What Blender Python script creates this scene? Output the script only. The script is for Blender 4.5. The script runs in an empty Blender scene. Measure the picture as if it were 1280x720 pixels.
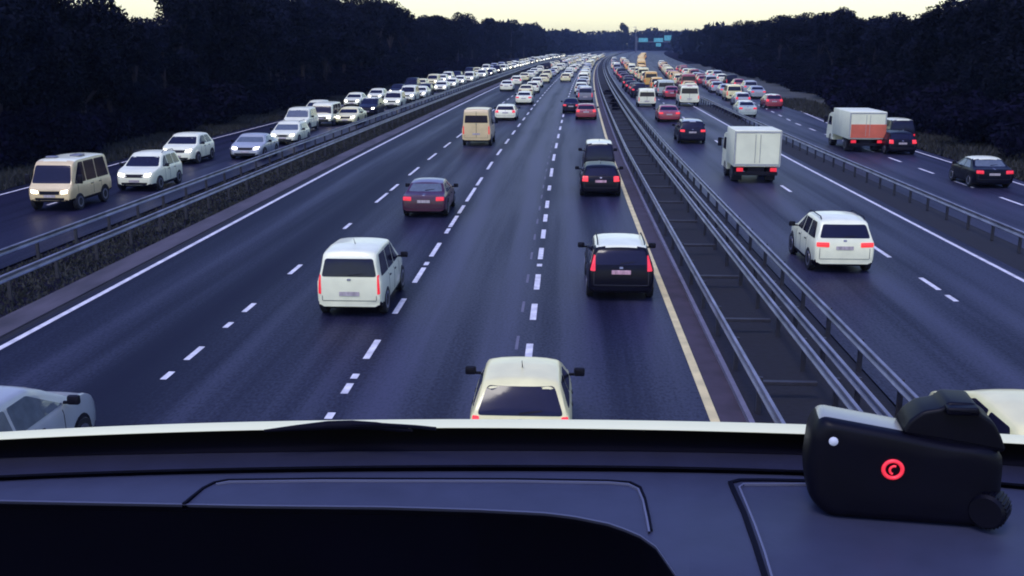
import bpy, bmesh, math, random
import numpy as np
from mathutils import Vector, Matrix
from mathutils.bvhtree import BVHTree
R = math.radians
random.seed(7); rng = np.random.default_rng(7)
S = bpy.context.scene
COL = S.collection

# ------------------------------------------------------------------ camera
F = 1250.0; H = 6.8
TH = math.atan(305 / F); PSI = math.atan(64 / math.hypot(F, 305))
CAM = Vector((0, 0, H))
fw = Vector((-math.sin(PSI) * math.cos(TH), math.cos(PSI) * math.cos(TH), -math.sin(TH)))
rt = Vector((math.cos(PSI), math.sin(PSI), 0)); up = rt.cross(fw)
cd = bpy.data.cameras.new('camera'); cam = bpy.data.objects.new('camera', cd); COL.objects.link(cam)
cam.location = CAM; cam.rotation_euler = (math.pi / 2 - TH, 0, PSI)
cd.sensor_width = 36; cd.lens = F / 1280 * 36; cd.clip_start = 0.05; cd.clip_end = 6000
S.camera = cam

def ray(px, py): return fw * F + rt * (px - 640) - up * (py - 360)
def G(px, py, z=0.0):
    d = ray(px, py); t = (z - H) / d.z
    return CAM + d * t
def D(px, py, drop): return G(px, py, H - drop)

# road alignment: gentle bend to the right
KB = 5.6e-5
def off(y): return KB * y * y + 0.0066 * max(0, y - 60) if y > 0 else 0.0
def hd(y): return -math.atan(2 * KB * max(y, 0) + (0.0066 if y > 60 else 0))
def div(y): return 11 * (1 - math.exp(-max(0, y - 90) / 200))          # the far right road leaves the others

# ------------------------------------------------------------------ materials
MATS = {}
def mat(name, base, rough=0.6, metal=0.0, var=0.12, scale=6.0, bump=0.0, coat=0.0, emit=None, est=0.0, spec=0.5, coord='Object', stretch=None, perobj=0.0):
    if name in MATS: return MATS[name]
    m = bpy.data.materials.new(name); m.use_nodes = True; MATS[name] = m
    nt = m.node_tree; N = nt.nodes; L = nt.links; p = N['Principled BSDF']
    p.inputs['Roughness'].default_value = rough; p.inputs['Metallic'].default_value = metal
    p.inputs['Specular IOR Level'].default_value = spec
    if coat: p.inputs['Coat Weight'].default_value = coat; p.inputs['Coat Roughness'].default_value = 0.06
    tc = N.new('ShaderNodeTexCoord'); mp = N.new('ShaderNodeMapping'); L.new(tc.outputs[coord], mp.inputs[0])
    if stretch: mp.inputs['Scale'].default_value = stretch
    no = N.new('ShaderNodeTexNoise'); no.inputs['Scale'].default_value = scale; no.inputs['Detail'].default_value = 5
    L.new(mp.outputs[0], no.inputs['Vector'])
    cr = N.new('ShaderNodeValToRGB'); cr.color_ramp.elements[0].position = 0.3; cr.color_ramp.elements[1].position = 0.7
    lo = [max(0, c * (1 - var)) for c in base]; hi = [min(1, c * (1 + var)) for c in base]
    cr.color_ramp.elements[0].color = (*lo, 1); cr.color_ramp.elements[1].color = (*hi, 1)
    L.new(no.outputs['Fac'], cr.inputs[0])
    src = cr.outputs[0]
    if perobj:
        oi = N.new('ShaderNodeObjectInfo'); mr = N.new('ShaderNodeMapRange')
        mr.inputs['To Min'].default_value = 1 - perobj; mr.inputs['To Max'].default_value = 1 + perobj
        L.new(oi.outputs['Random'], mr.inputs['Value'])
        mx = N.new('ShaderNodeVectorMath'); mx.operation = 'SCALE'
        L.new(src, mx.inputs[0]); L.new(mr.outputs[0], mx.inputs['Scale']); src = mx.outputs[0]
    L.new(src, p.inputs['Base Color'])
    if bump:
        b = N.new('ShaderNodeBump'); b.inputs['Strength'].default_value = bump; b.inputs['Distance'].default_value = 0.02
        L.new(no.outputs['Fac'], b.inputs['Height']); L.new(b.outputs[0], p.inputs['Normal'])
    if emit:
        p.inputs['Emission Color'].default_value = (*emit, 1); p.inputs['Emission Strength'].default_value = est
    return m

def road_mat(name, base, lanes, dark, rough=0.55):
    """asphalt: UV.x is metres across, UV.y metres along; tyre-worn bands beside each lane centre, long streaks, grain"""
    m = bpy.data.materials.new(name); m.use_nodes = True; nt = m.node_tree; N = nt.nodes; L = nt.links; p = N['Principled BSDF']
    uv = N.new('ShaderNodeUVMap'); uv.uv_map = 'UVMap'
    sx = N.new('ShaderNodeSeparateXYZ'); L.new(uv.outputs[0], sx.inputs[0])
    lo, hi = lanes[0][0] , lanes[-1][0]
    mr = N.new('ShaderNodeMapRange'); mr.inputs['From Min'].default_value = lo; mr.inputs['From Max'].default_value = hi
    # wobble the bands a little
    mpw = N.new('ShaderNodeMapping'); mpw.inputs['Scale'].default_value = (0.3, 0.02, 1); L.new(uv.outputs[0], mpw.inputs[0])
    nw = N.new('ShaderNodeTexNoise'); nw.inputs['Scale'].default_value = 1.0; nw.inputs['Detail'].default_value = 3; L.new(mpw.outputs[0], nw.inputs['Vector'])
    ad = N.new('ShaderNodeMath'); ad.operation = 'MULTIPLY_ADD'; ad.inputs[1].default_value = 0.9
    L.new(nw.outputs['Fac'], ad.inputs[0]); L.new(sx.outputs['X'], ad.inputs[2])
    sb = N.new('ShaderNodeMath'); sb.operation = 'SUBTRACT'; sb.inputs[1].default_value = 0.45; L.new(ad.outputs[0], sb.inputs[0])
    L.new(sb.outputs[0], mr.inputs['Value'])
    cr = N.new('ShaderNodeValToRGB'); cr.color_ramp.interpolation = 'EASE'; els = cr.color_ramp.elements
    for i, (u, v) in enumerate(lanes):
        t = (u - lo) / (hi - lo)
        e = els[0] if i == 0 else (els[1] if i == 1 else els.new(t))
        e.position = t; e.color = (v, v, v, 1)
    L.new(mr.outputs[0], cr.inputs[0])
    def streak(sc, det, a, b):
        mp = N.new('ShaderNodeMapping'); mp.inputs['Scale'].default_value = sc; L.new(uv.outputs[0], mp.inputs[0])
        n = N.new('ShaderNodeTexNoise'); n.inputs['Scale'].default_value = 1; n.inputs['Detail'].default_value = det; L.new(mp.outputs[0], n.inputs['Vector'])
        r = N.new('ShaderNodeMapRange'); r.inputs['From Min'].default_value = 0.3; r.inputs['From Max'].default_value = 0.7
        r.inputs['To Min'].default_value = a; r.inputs['To Max'].default_value = b; L.new(n.outputs['Fac'], r.inputs['Value']); return n, r.outputs[0]
    _, s1 = streak((1.3, 0.03, 1), 4, 0.6, 1.4)
    _, s2 = streak((0.5, 0.09, 1), 4, 0.85, 1.15)
    ng, s3 = streak((16, 9, 1), 7, 0.68, 1.32)
    def mul(a, b):
        q = N.new('ShaderNodeMath'); q.operation = 'MULTIPLY'; L.new(a, q.inputs[0]); L.new(b, q.inputs[1]); return q.outputs[0]
    f = mul(mul(mul(cr.outputs[0], s1), s2), s3)
    sc = N.new('ShaderNodeValToRGB'); ee = sc.color_ramp.elements
    ee[0].position = .25; ee[0].color = (*[c * t for c, t in zip(base, (.3, .3, .42))], 1); ee[1].position = .85; ee[1].color = (*[c * t for c, t in zip(base, (2.3, 2.25, 1.8))], 1)
    hf = N.new('ShaderNodeMath'); hf.operation = 'MULTIPLY'; hf.inputs[1].default_value = .55; L.new(f, hf.inputs[0]); L.new(hf.outputs[0], sc.inputs[0])
    L.new(sc.outputs[0], p.inputs['Base Color'])
    rr = N.new('ShaderNodeMapRange'); rr.inputs['To Min'].default_value = rough + 0.12; rr.inputs['To Max'].default_value = rough - 0.08
    L.new(f, rr.inputs['Value']); L.new(rr.outputs[0], p.inputs['Roughness'])
    p.inputs['Specular IOR Level'].default_value = 0.13
    b = N.new('ShaderNodeBump'); b.inputs['Strength'].default_value = 0.25; b.inputs['Distance'].default_value = 0.01
    L.new(ng.outputs['Fac'], b.inputs['Height']); L.new(b.outputs[0], p.inputs['Normal'])
    return m

# ------------------------------------------------------------------ mesh helpers
class MB:
    def __init__(s): s.v = []; s.f = []; s.m = []
    def add(s, vs, fs, mi=0):
        o = len(s.v); s.v += [tuple(v) for v in vs]; s.f += [tuple(i + o for i in f) for f in fs]; s.m += [mi] * len(fs)
    def box(s, x0, x1, y0, y1, z0, z1, bev=0.0, mi=0):
        if bev <= 0:
            v = [(x, y, z) for z in (z0, z1) for y in (y0, y1) for x in (x0, x1)]
            s.add(v, [(0, 2, 3, 1), (4, 5, 7, 6), (0, 1, 5, 4), (2, 6, 7, 3), (0, 4, 6, 2), (1, 3, 7, 5)], mi); return
        bm = bmesh.new(); bmesh.ops.create_cube(bm, size=1)
        for v in bm.verts: v.co = Vector(((x0 + x1) / 2 + v.co.x * (x1 - x0), (y0 + y1) / 2 + v.co.y * (y1 - y0), (z0 + z1) / 2 + v.co.z * (z1 - z0)))
        bmesh.ops.bevel(bm, geom=bm.edges[:], offset=bev, segments=2, affect='EDGES', profile=0.5)
        bm.verts.index_update(); s.add([v.co[:] for v in bm.verts], [[v.index for v in f.verts] for f in bm.faces], mi); bm.free()
    def tube(s, pts, rad, n=8, mi=0, cap=True):
        pts = [Vector(p) for p in pts]; k = len(pts)
        rr = rad if isinstance(rad, (list, tuple)) else [rad] * k
        vs = []; prev = None
        for i, p in enumerate(pts):
            t = (pts[min(i + 1, k - 1)] - pts[max(i - 1, 0)]).normalized()
            a = Vector((0, 0, 1)) if abs(t.z) < 0.9 else Vector((1, 0, 0))
            if prev is not None: a = prev
            b = t.cross(a).normalized(); a = b.cross(t).normalized(); prev = a
            for j in range(n):
                q = 2 * math.pi * j / n; vs.append(p + (a * math.cos(q) + b * math.sin(q)) * rr[i])
        fs = [(i * n + j, i * n + (j + 1) % n, (i + 1) * n + (j + 1) % n, (i + 1) * n + j) for i in range(k - 1) for j in range(n)]
        if cap: fs += [tuple(range(n))[::-1], tuple((k - 1) * n + j for j in range(n))]
        s.add(vs, fs, mi)
    def lathe_x(s, prof, n=24, cx=0, cy=0, cz=0, mi=0):
        vs = []; k = len(prof)
        for (x, r) in prof:
            for j in range(n):
                q = 2 * math.pi * j / n; vs.append((cx + x, cy + r * math.cos(q), cz + r * math.sin(q)))
        fs = [(i * n + j, i * n + (j + 1) % n, (i + 1) * n + (j + 1) % n, (i + 1) * n + j) for i in range(k - 1) for j in range(n)]
        fs += [tuple(range(n)), tuple((k - 1) * n + j for j in range(n))[::-1]]
        s.add(vs, fs, mi)
    def mesh(s, name, mats, smooth=None):
        me = bpy.data.meshes.new(name); me.from_pydata(s.v, [], s.f)
        for m in (mats if isinstance(mats, (list, tuple)) else [mats]): me.materials.append(m)
        if any(s.m): me.polygons.foreach_set('material_index', s.m)
        bm = bmesh.new(); bm.from_mesh(me); bmesh.ops.recalc_face_normals(bm, faces=bm.faces[:]); bm.to_mesh(me); bm.free()
        if smooth is not None:
            me.polygons.foreach_set('use_smooth', [True] * len(me.polygons)); me.set_sharp_from_angle(angle=R(smooth))
        me.update(); return me
    def build(s, name, mats, parent=None, smooth=None, label=None):
        o = bpy.data.objects.new(name, s.mesh(name, mats, smooth)); COL.objects.link(o)
        if parent: o.parent = parent
        if label: o['label'] = label
        return o
def tag(o, label=None, cat=None, group=None, kind=None):
    if label: o['label'] = label
    if cat: o['category'] = cat
    if group: o['group'] = group
    if kind: o['kind'] = kind
    return o
def empty(name, loc=(0, 0, 0), rz=0.0):
    o = bpy.data.objects.new(name, None); COL.objects.link(o); o.location = loc; o.rotation_euler = (0, 0, rz); o.empty_display_size = 0.3
    return o
def copy_tree(o, parent=None):
    c = o.copy(); COL.objects.link(c); c.parent = parent
    for ch in list(o.children): copy_tree(ch, c)
    return c

# ------------------------------------------------------------------ setting
def ys(y0, y1):
    out = [y0]; y = y0
    while y < y1:
        y += 4 if y < 200 else (8 if y < 500 else 16); out.append(min(y, y1))
    return out
def strip(name, u0, u1, y0, y1, z, m, nu=1, kind='structure', thick=0.0):
    """a ribbon that follows the road; u0/u1 numbers or functions of y"""
    f0 = u0 if callable(u0) else (lambda y: u0); f1 = u1 if callable(u1) else (lambda y: u1)
    Y = ys(y0, y1); vs = []; uvs = []; fs = []
    for y in Y:
        for i in range(nu + 1):
            u = f0(y) + (f1(y) - f0(y)) * i / nu
            vs.append((u + off(y), y, z)); uvs.append((u, y))
    n = nu + 1
    for j in range(len(Y) - 1):
        for i in range(nu): fs.append((j * n + i, j * n + i + 1, (j + 1) * n + i + 1, (j + 1) * n + i))
    if thick:
        o = len(vs)
        vs += [(v[0], v[1], v[2] - thick) for v in vs]; uvs += uvs
        for j in range(len(Y) - 1):
            fs.append((j * n, (j + 1) * n, o + (j + 1) * n, o + j * n)); fs.append((j * n + nu, o + j * n + nu, o + (j + 1) * n + nu, (j + 1) * n + nu))
    me = bpy.data.meshes.new(name); me.from_pydata(vs, [], fs); me.materials.append(m)
    ul = me.uv_layers.new(name='UVMap')
    for l in me.loops: ul.data[l.index].uv = uvs[l.vertex_index]
    o = bpy.data.objects.new(name, me); COL.objects.link(o); o['kind'] = kind
    return o
def dashes(name, uf, segs, w, m, z=0.004):
    b = MB(); f = uf if callable(uf) else (lambda y: uf)
    for y0, y1 in segs:
        a0, a1 = f(y0) + off(y0), f(y1) + off(y1)
        b.add([(a0 - w / 2, y0, z), (a0 + w / 2, y0, z), (a1 + w / 2, y1, z), (a1 - w / 2, y1, z)], [(0, 1, 2, 3)])
    o = b.build(name, m); o['kind'] = 'structure'; return o

BL = (0.0175, 0.0178, 0.043)
a_main = road_mat('asphalt_main', BL, [(-13.5, .5), (-12.2, .45), (-11.0, .75), (-10.2, .6), (-9.2, .2), (-8.3, .42), (-7.2, .9), (-6.3, .62), (-5.3, .85), (-4.3, .62), (-3.3, 1.35), (-2.4, .8), (-1.5, 1.4), (-.7, .75), (.4, 1.25), (1.1, .7), (2.0, 1.15), (3.2, .75)], 0)  # left lanes darker, middle lighter: sky sheen painted in along with wear and patches
a_right = road_mat('asphalt_right', BL, [(6, .7), (7.4, 1.15), (8.4, .8), (9.4, 1.1), (10.7, .8), (11.6, 1.1), (12.4, .9), (13.2, 1.0), (14.5, .7)], 0)
a_slip = road_mat('asphalt_slip', (0.019, 0.0188, 0.042), [(15, .7), (17, 1.05), (18, .85), (19.3, 1.0), (20.5, .9), (22, 1.0), (24, .8)], 0)
a_left = road_mat('asphalt_left', (0.010, 0.0095, 0.027), [(-27, .7), (-24, .95), (-22, .8), (-20, 1.0), (-18.5, .9), (-17, .7)], 0)
m_paint = mat('road_paint', (0.66, 0.63, 0.62), 0.6, var=0.25, scale=3)
m_yellow = mat('yellow_paint', (0.68, 0.55, 0.25), 0.6, var=0.18, scale=2)
m_grass = mat('grass_ground', (0.013, 0.0125, 0.021), 0.95, var=0.5, scale=0.6, bump=0.5, spec=.0)
m_conc = mat('worn_concrete', (0.055, 0.046, 0.058), 0.8, var=0.5, scale=1.0, bump=0.2, stretch=(1.2, .35, 1))
m_dirt = mat('brown_dirt', (0.04, 0.028, 0.042), 0.9, var=0.3, scale=1.5, bump=0.3)
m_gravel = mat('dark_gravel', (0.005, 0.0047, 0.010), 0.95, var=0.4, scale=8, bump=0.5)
m_kerb = mat('kerb_stone', (0.13, 0.12, 0.16), 0.7, var=0.2, scale=2)

g = MB(); g.add([(-2500, -200, -0.06), (2500, -200, -0.06), (2500, 4000, -0.06), (-2500, 4000, -0.06)], [(0, 1, 2, 3)])
tag(g.build('ground', m_grass), kind='structure')
YE = 1080
strip('main_carriageway', -13.12, 2.98, -10, YE, 0, a_main, 4)
strip('right_carriageway', 6.5, 14.1, -10, YE, 0, a_right, 2)
strip('slip_road', lambda y: 15.75 + div(y), lambda y: 23.3 + div(y) * 1.3, -10, YE, 0, a_slip, 2)
strip('merge_area', lambda y: 14.1, lambda y: 15.75 + div(y), 118, YE, -0.004, a_slip, 2)
strip('oncoming_carriageway', -26.8, -17.45, -10, YE, 0, a_left, 2)
strip('paved_margin', -14.25, -13.35, -10, 420, 0.03, m_conc, thick=.08)
strip('drain_channel', -13.35, -13.12, -10, 420, -0.008, m_gravel)
strip('dirt_shoulder', 2.98, 3.46, -10, 700, 0.004, m_dirt)
strip('kerb', 3.46, 3.56, -10, 420, 0.1, m_kerb, thick=.14)
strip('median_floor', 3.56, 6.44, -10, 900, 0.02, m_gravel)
strip('right_shoulder', 14.1, 15.75, -10, 118, -0.012, m_gravel)
strip('edge_marking_left', -12.97, -12.8, -10, 900, .004, m_paint)
strip('edge_marking_right', 2.79, 2.97, -10, 900, .004, m_yellow)
strip('edge_marking_carriageway', 13.55, 13.7, -10, 300, .004, m_paint)
strip('edge_marking_slip', lambda y: 22.68 + div(y) * 1.2, lambda y: 22.83 + div(y) * 1.2, -10, 300, .004, m_paint)
strip('edge_marking_oncoming', -26.2, -26.05, -10, 400, .004, m_paint)
# broken lane lines: dash ends read off the photo near the camera, regular beyond
def segs_px(lst, x):
    return [(G(x, a).y, G(x, b).y) for a, b in lst]
l1 = segs_px([(476, 466), (451, 434), (410, 403), (390, 379), (342, 330), (285, 278), (252, 240), (237, 229)], 300)
l2 = segs_px([(525, 517), (493, 480), (474, 468), (449, 425), (392, 373), (353, 334), (331, 327), (320, 303), (291, 285), (283, 269), (266, 256), (251, 234), (231, 221)], 480)
l3 = segs_px([(470, 430), (400, 380), (362, 343), (333, 330), (324, 310), (298, 287), (277, 268), (260, 251), (238, 232)], 675)
def regular(y0, y1, p=7.4, d=3.6):
    out = []; y = y0
    while y < y1: out.append((y, y + d)); y += p
    return out
def cont(l, y1=420): return l + regular(max(b for a, b in l) + 3.5, y1)
dashes('lane_marking_first', -8.28, cont(l1), .14, m_paint)
dashes('lane_marking_second', -4.32, cont(l2), .15, m_paint)
dashes('lane_marking_third', -0.72, cont(l3), .16, m_paint)
dashes('lane_seam_third', -1.02, regular(12, 90, 3.3, 1.1), .07, m_kerb)
r2 = segs_px([(376, 366), (362, 347), (322, 312), (248, 240)], 1130)
dashes('lane_marking_right', 10.72, [(r2[0][0], r2[0][0] + .7), r2[1], (r2[2][0], r2[2][0] + 2)] + regular(r2[2][0] + 7, 420, 8, 2.2), .15, m_paint)
dashes('lane_marking_slip', lambda y: 19.9 + div(y), regular(22, 420, 5.5, 2.4), .16, m_paint)
dashes('lane_marking_oncoming', -22.4, regular(10, 420, 8, 2.5), .15, m_paint)

# ------------------------------------------------------------------ crash barriers
m_rail = mat('galvanised_rail', (0.21, 0.205, 0.25), 0.42, metal=0.5, var=0.4, scale=1.2)
m_raildark = mat('weathered_rail', (0.1, 0.095, 0.13), 0.55, metal=0.3, var=0.3, scale=1.2)
m_post = mat('barrier_post', (0.028, 0.027, 0.036), 0.6, metal=0.2, var=0.2)
def barrier(u, y1, side, label, cross=None, top=0.78, y0=4, m=None, pgap=2.6):
    root = empty('crash_barrier', (u + off(y0), y0, 0)); tag(root, label, 'crash barrier', 'steel crash barriers along the motorway')
    prof = [(0.0, 0), (0.045, -.01), (0.05, -.035), (0.012, -.075), (0.0, -.11), (0.012, -.15), (0.05, -.19), (0.045, -.215), (0.0, -.22)]
    b = MB(); Y = ys(y0, y1); n = len(prof) * 2; vs = []
    for y in Y:
        ring = [(p[0], p[1]) for p in prof] + [(p[0] - .012, p[1]) for p in reversed(prof)]
        for (dx, dz) in ring: vs.append((u + off(y) + side * (dx + .06) - root.location.x, y - y0, top + dz))
    fs = [(i * n + j, i * n + (j + 1) % n, (i + 1) * n + (j + 1) % n, (i + 1) * n + j) for i in range(len(Y) - 1) for j in range(n)]
    fs += [tuple(range(n)), tuple((len(Y) - 1) * n + j for j in range(n))]
    b.add(vs, fs); b.build('rail', m or m_rail, root, 40)
    pb = MB(); pb.box(-.05, .05, -.035, .035, 0, top - .03, .008); pm = pb.mesh('post', m_post)
    y = y0 + 1; k = 0
    while y < min(y1, 215) and k < 80:
        o = bpy.data.objects.new('post', pm); COL.objects.link(o); o.parent = root; o.location = (u + off(y) - root.location.x, y - y0, 0); y += pgap; k += 1
    if cross:
        cb = MB(); cb.box(.08, cross - .08, -.06, .06, .32, .40, .01); cm = cb.mesh('cross_bar', m_post); y = y0 + 1
        for k in range(36):
            o = bpy.data.objects.new('cross_bar', cm); COL.objects.link(o); o.parent = root; o.location = (u + off(y) - root.location.x, y - y0, 0); y += 4.6
    return root
barrier(3.74, 700, -1, 'steel crash barrier along the brown dirt shoulder, nearest our lanes on the right', cross=1.35)
barrier(5.16, 700, -1, 'steel crash barrier in the middle of the dark central strip, facing our lanes')
barrier(5.56, 700, -1, 'steel crash barrier back to back with the middle one in the central strip', top=.8)
barrier(6.34, 700, -1, 'steel crash barrier at the edge of the right carriageway beside the white car')
barrier(15.25, 128, -1, 'steel crash barrier on posts between the right carriageway and the slip road', m=m_rail, pgap=2.2)
barrier(-15.05, 520, 1, 'steel crash barrier beside the grass margin left of our lanes')
barrier(-17.0, 520, 1, 'steel crash barrier in front of the oncoming queue on the left')

# ------------------------------------------------------------------ vehicles
def lin(pts, s):
    if s <= pts[0][0]: return pts[0][1]
    for (a, b), (c, d) in zip(pts, pts[1:]):
        if s <= c: return b + (d - b) * (s - a) / max(1e-6, c - a)
    return pts[-1][1]
SPEC = {
 'hatch': dict(L=4.0, W=1.76, H=1.46, zb=.17, belt=.93, tum=.20, T=[(0, .55), (.02, .82), (.10, .98), (.42, 1.34), (.62, 1.42), (1.5, 1.46), (2.1, 1.43), (2.45, 1.30), (3.05, .97), (3.5, .88), (3.82, .74), (3.96, .6), (4.0, .48)], rs=(.05, .9), wheels=(.72, 3.2), tail=((.62, .93), (.74, 1.0)), rwin=(1.0, 1.34)),
 'sedan': dict(L=4.6, W=1.8, H=1.44, zb=.17, belt=.93, tum=.22, T=[(0, .55), (.02, .84), (.08, .96), (.5, 1.0), (.75, 1.06), (1.3, 1.37), (1.7, 1.43), (2.2, 1.44), (2.6, 1.40), (3.35, .97), (4.0, .87), (4.4, .73), (4.56, .58), (4.6, .48)], rs=(.6, 1.2), wheels=(.9, 3.7), tail=((.55, .95), (.74, .92)), rwin=(1.06, 1.34)),
 'suv': dict(L=4.5, W=1.86, H=1.70, zb=.2, belt=1.05, tum=.17, T=[(0, .62), (.02, .95), (.07, 1.1), (.28, 1.52), (.42, 1.64), (1.2, 1.70), (2.2, 1.68), (2.65, 1.52), (3.25, 1.12), (3.8, 1.03), (4.3, .9), (4.46, .72), (4.5, .55)], rs=(.05, .9), wheels=(.8, 3.62), tail=((.58, .94), (.88, 1.06)), rwin=(1.14, 1.55)),
 'mpv': dict(L=4.4, W=1.8, H=1.82, zb=.19, belt=1.08, tum=.14, T=[(0, .62), (.015, 1.0), (.04, 1.15), (.16, 1.66), (.28, 1.78), (1.2, 1.82), (2.4, 1.78), (2.8, 1.62), (3.45, 1.1), (4.0, .98), (4.28, .84), (4.38, .68), (4.4, .52)], rs=(.05, .9), wheels=(.75, 3.6), tail=((.8, .97), (.62, 1.12)), rwin=(1.14, 1.62)),
 'van': dict(L=5.3, W=1.98, H=2.45, zb=.3, belt=1.25, tum=.09, T=[(0, .7), (.015, 1.3), (.03, 2.0), (.08, 2.3), (.2, 2.42), (2.0, 2.46), (3.6, 2.4), (4.0, 2.26), (4.65, 1.28), (5.0, 1.12), (5.22, .9), (5.28, .75), (5.3, .55)], rs=(.05, .9), wheels=(1.0, 4.4), tail=((.84, .97), (.8, 1.35)), rwin=(1.45, 2.05)),
 'boxvan': dict(L=5.0, W=2.0, H=2.3, zb=.35, belt=1.2, tum=.1, T=[(0, .7), (.015, 1.3), (.03, 1.9), (.08, 2.15), (.2, 2.26), (1.2, 2.3), (3.6, 2.28), (4.0, 2.2), (4.25, 2.0), (4.62, 1.25), (4.85, 1.12), (4.95, .95), (4.98, .7), (5.0, .55)], rs=(.05, .9), wheels=(1.0, 4.1), tail=((.84, .97), (.8, 1.2)), rwin=(1.4, 2.0)),
}
m_glass = mat('dark_car_glass', (0.007, 0.007, 0.022), 0.12, var=0.1, spec=0.3)
m_glassl = mat('pale_car_glass', (0.10, 0.12, 0.14), 0.1, var=0.15, spec=0.6)
m_tyre = mat('tyre_rubber', (0.008, 0.008, 0.012), 0.8, var=0.2)
m_rim = mat('alloy_rim', (0.22, 0.22, 0.26), 0.35, metal=0.7)
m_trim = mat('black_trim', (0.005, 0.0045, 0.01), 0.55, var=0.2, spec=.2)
m_tail = mat('lit_tail_light', (0.5, 0.02, 0.03), 0.25, emit=(1.0, 0.03, 0.06), est=0.3)
m_tailb = mat('bright_tail_light', (0.6, 0.03, 0.03), 0.25, emit=(1.0, 0.035, 0.05), est=.4)
m_lens = mat('unlit_tail_lens', (0.16, 0.02, 0.03), 0.2)
m_head = mat('lit_headlight', (0.8, 0.8, 0.75), 0.15, emit=(1.0, 0.93, 0.75), est=5.0)
m_seamd = mat('panel_gap', (.03, .03, .04), .7)
m_plate = mat('number_plate', (0.42, 0.36, 0.36), 0.4, var=0.3, scale=14, stretch=(1, 1, .3))
m_platep = mat('pink_lit_plate', (0.5, 0.28, 0.32), 0.4, var=0.35, scale=14, stretch=(1, 1, .3))  # pink light on the plate is painted into its colour
def paint(name, c, rough=.34): return mat('paint_' + name, c, rough, var=.07, scale=2.2, coat=.45)
P = dict(white=paint('white', (.84, .83, .56)), cream=paint('cream', (.82, .74, .36)), silver=paint('silver', (.34, .36, .36), .3), black=mat('paint_black', (.003, .003, .009), .3, spec=.16),
         maroon=mat('paint_maroon', (.05, .012, .03), .3, spec=.5), red=paint('red', (.28, .035, .05)), yellow=paint('yellow', (.72, .42, .10)), tan=paint('tan', (.68, .52, .26)),
         navy=mat('paint_navy', (.006, .006, .02), .32, spec=.2), grey=paint('grey', (.16, .16, .2)), sage=paint('sage', (.42, .48, .40)))

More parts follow.
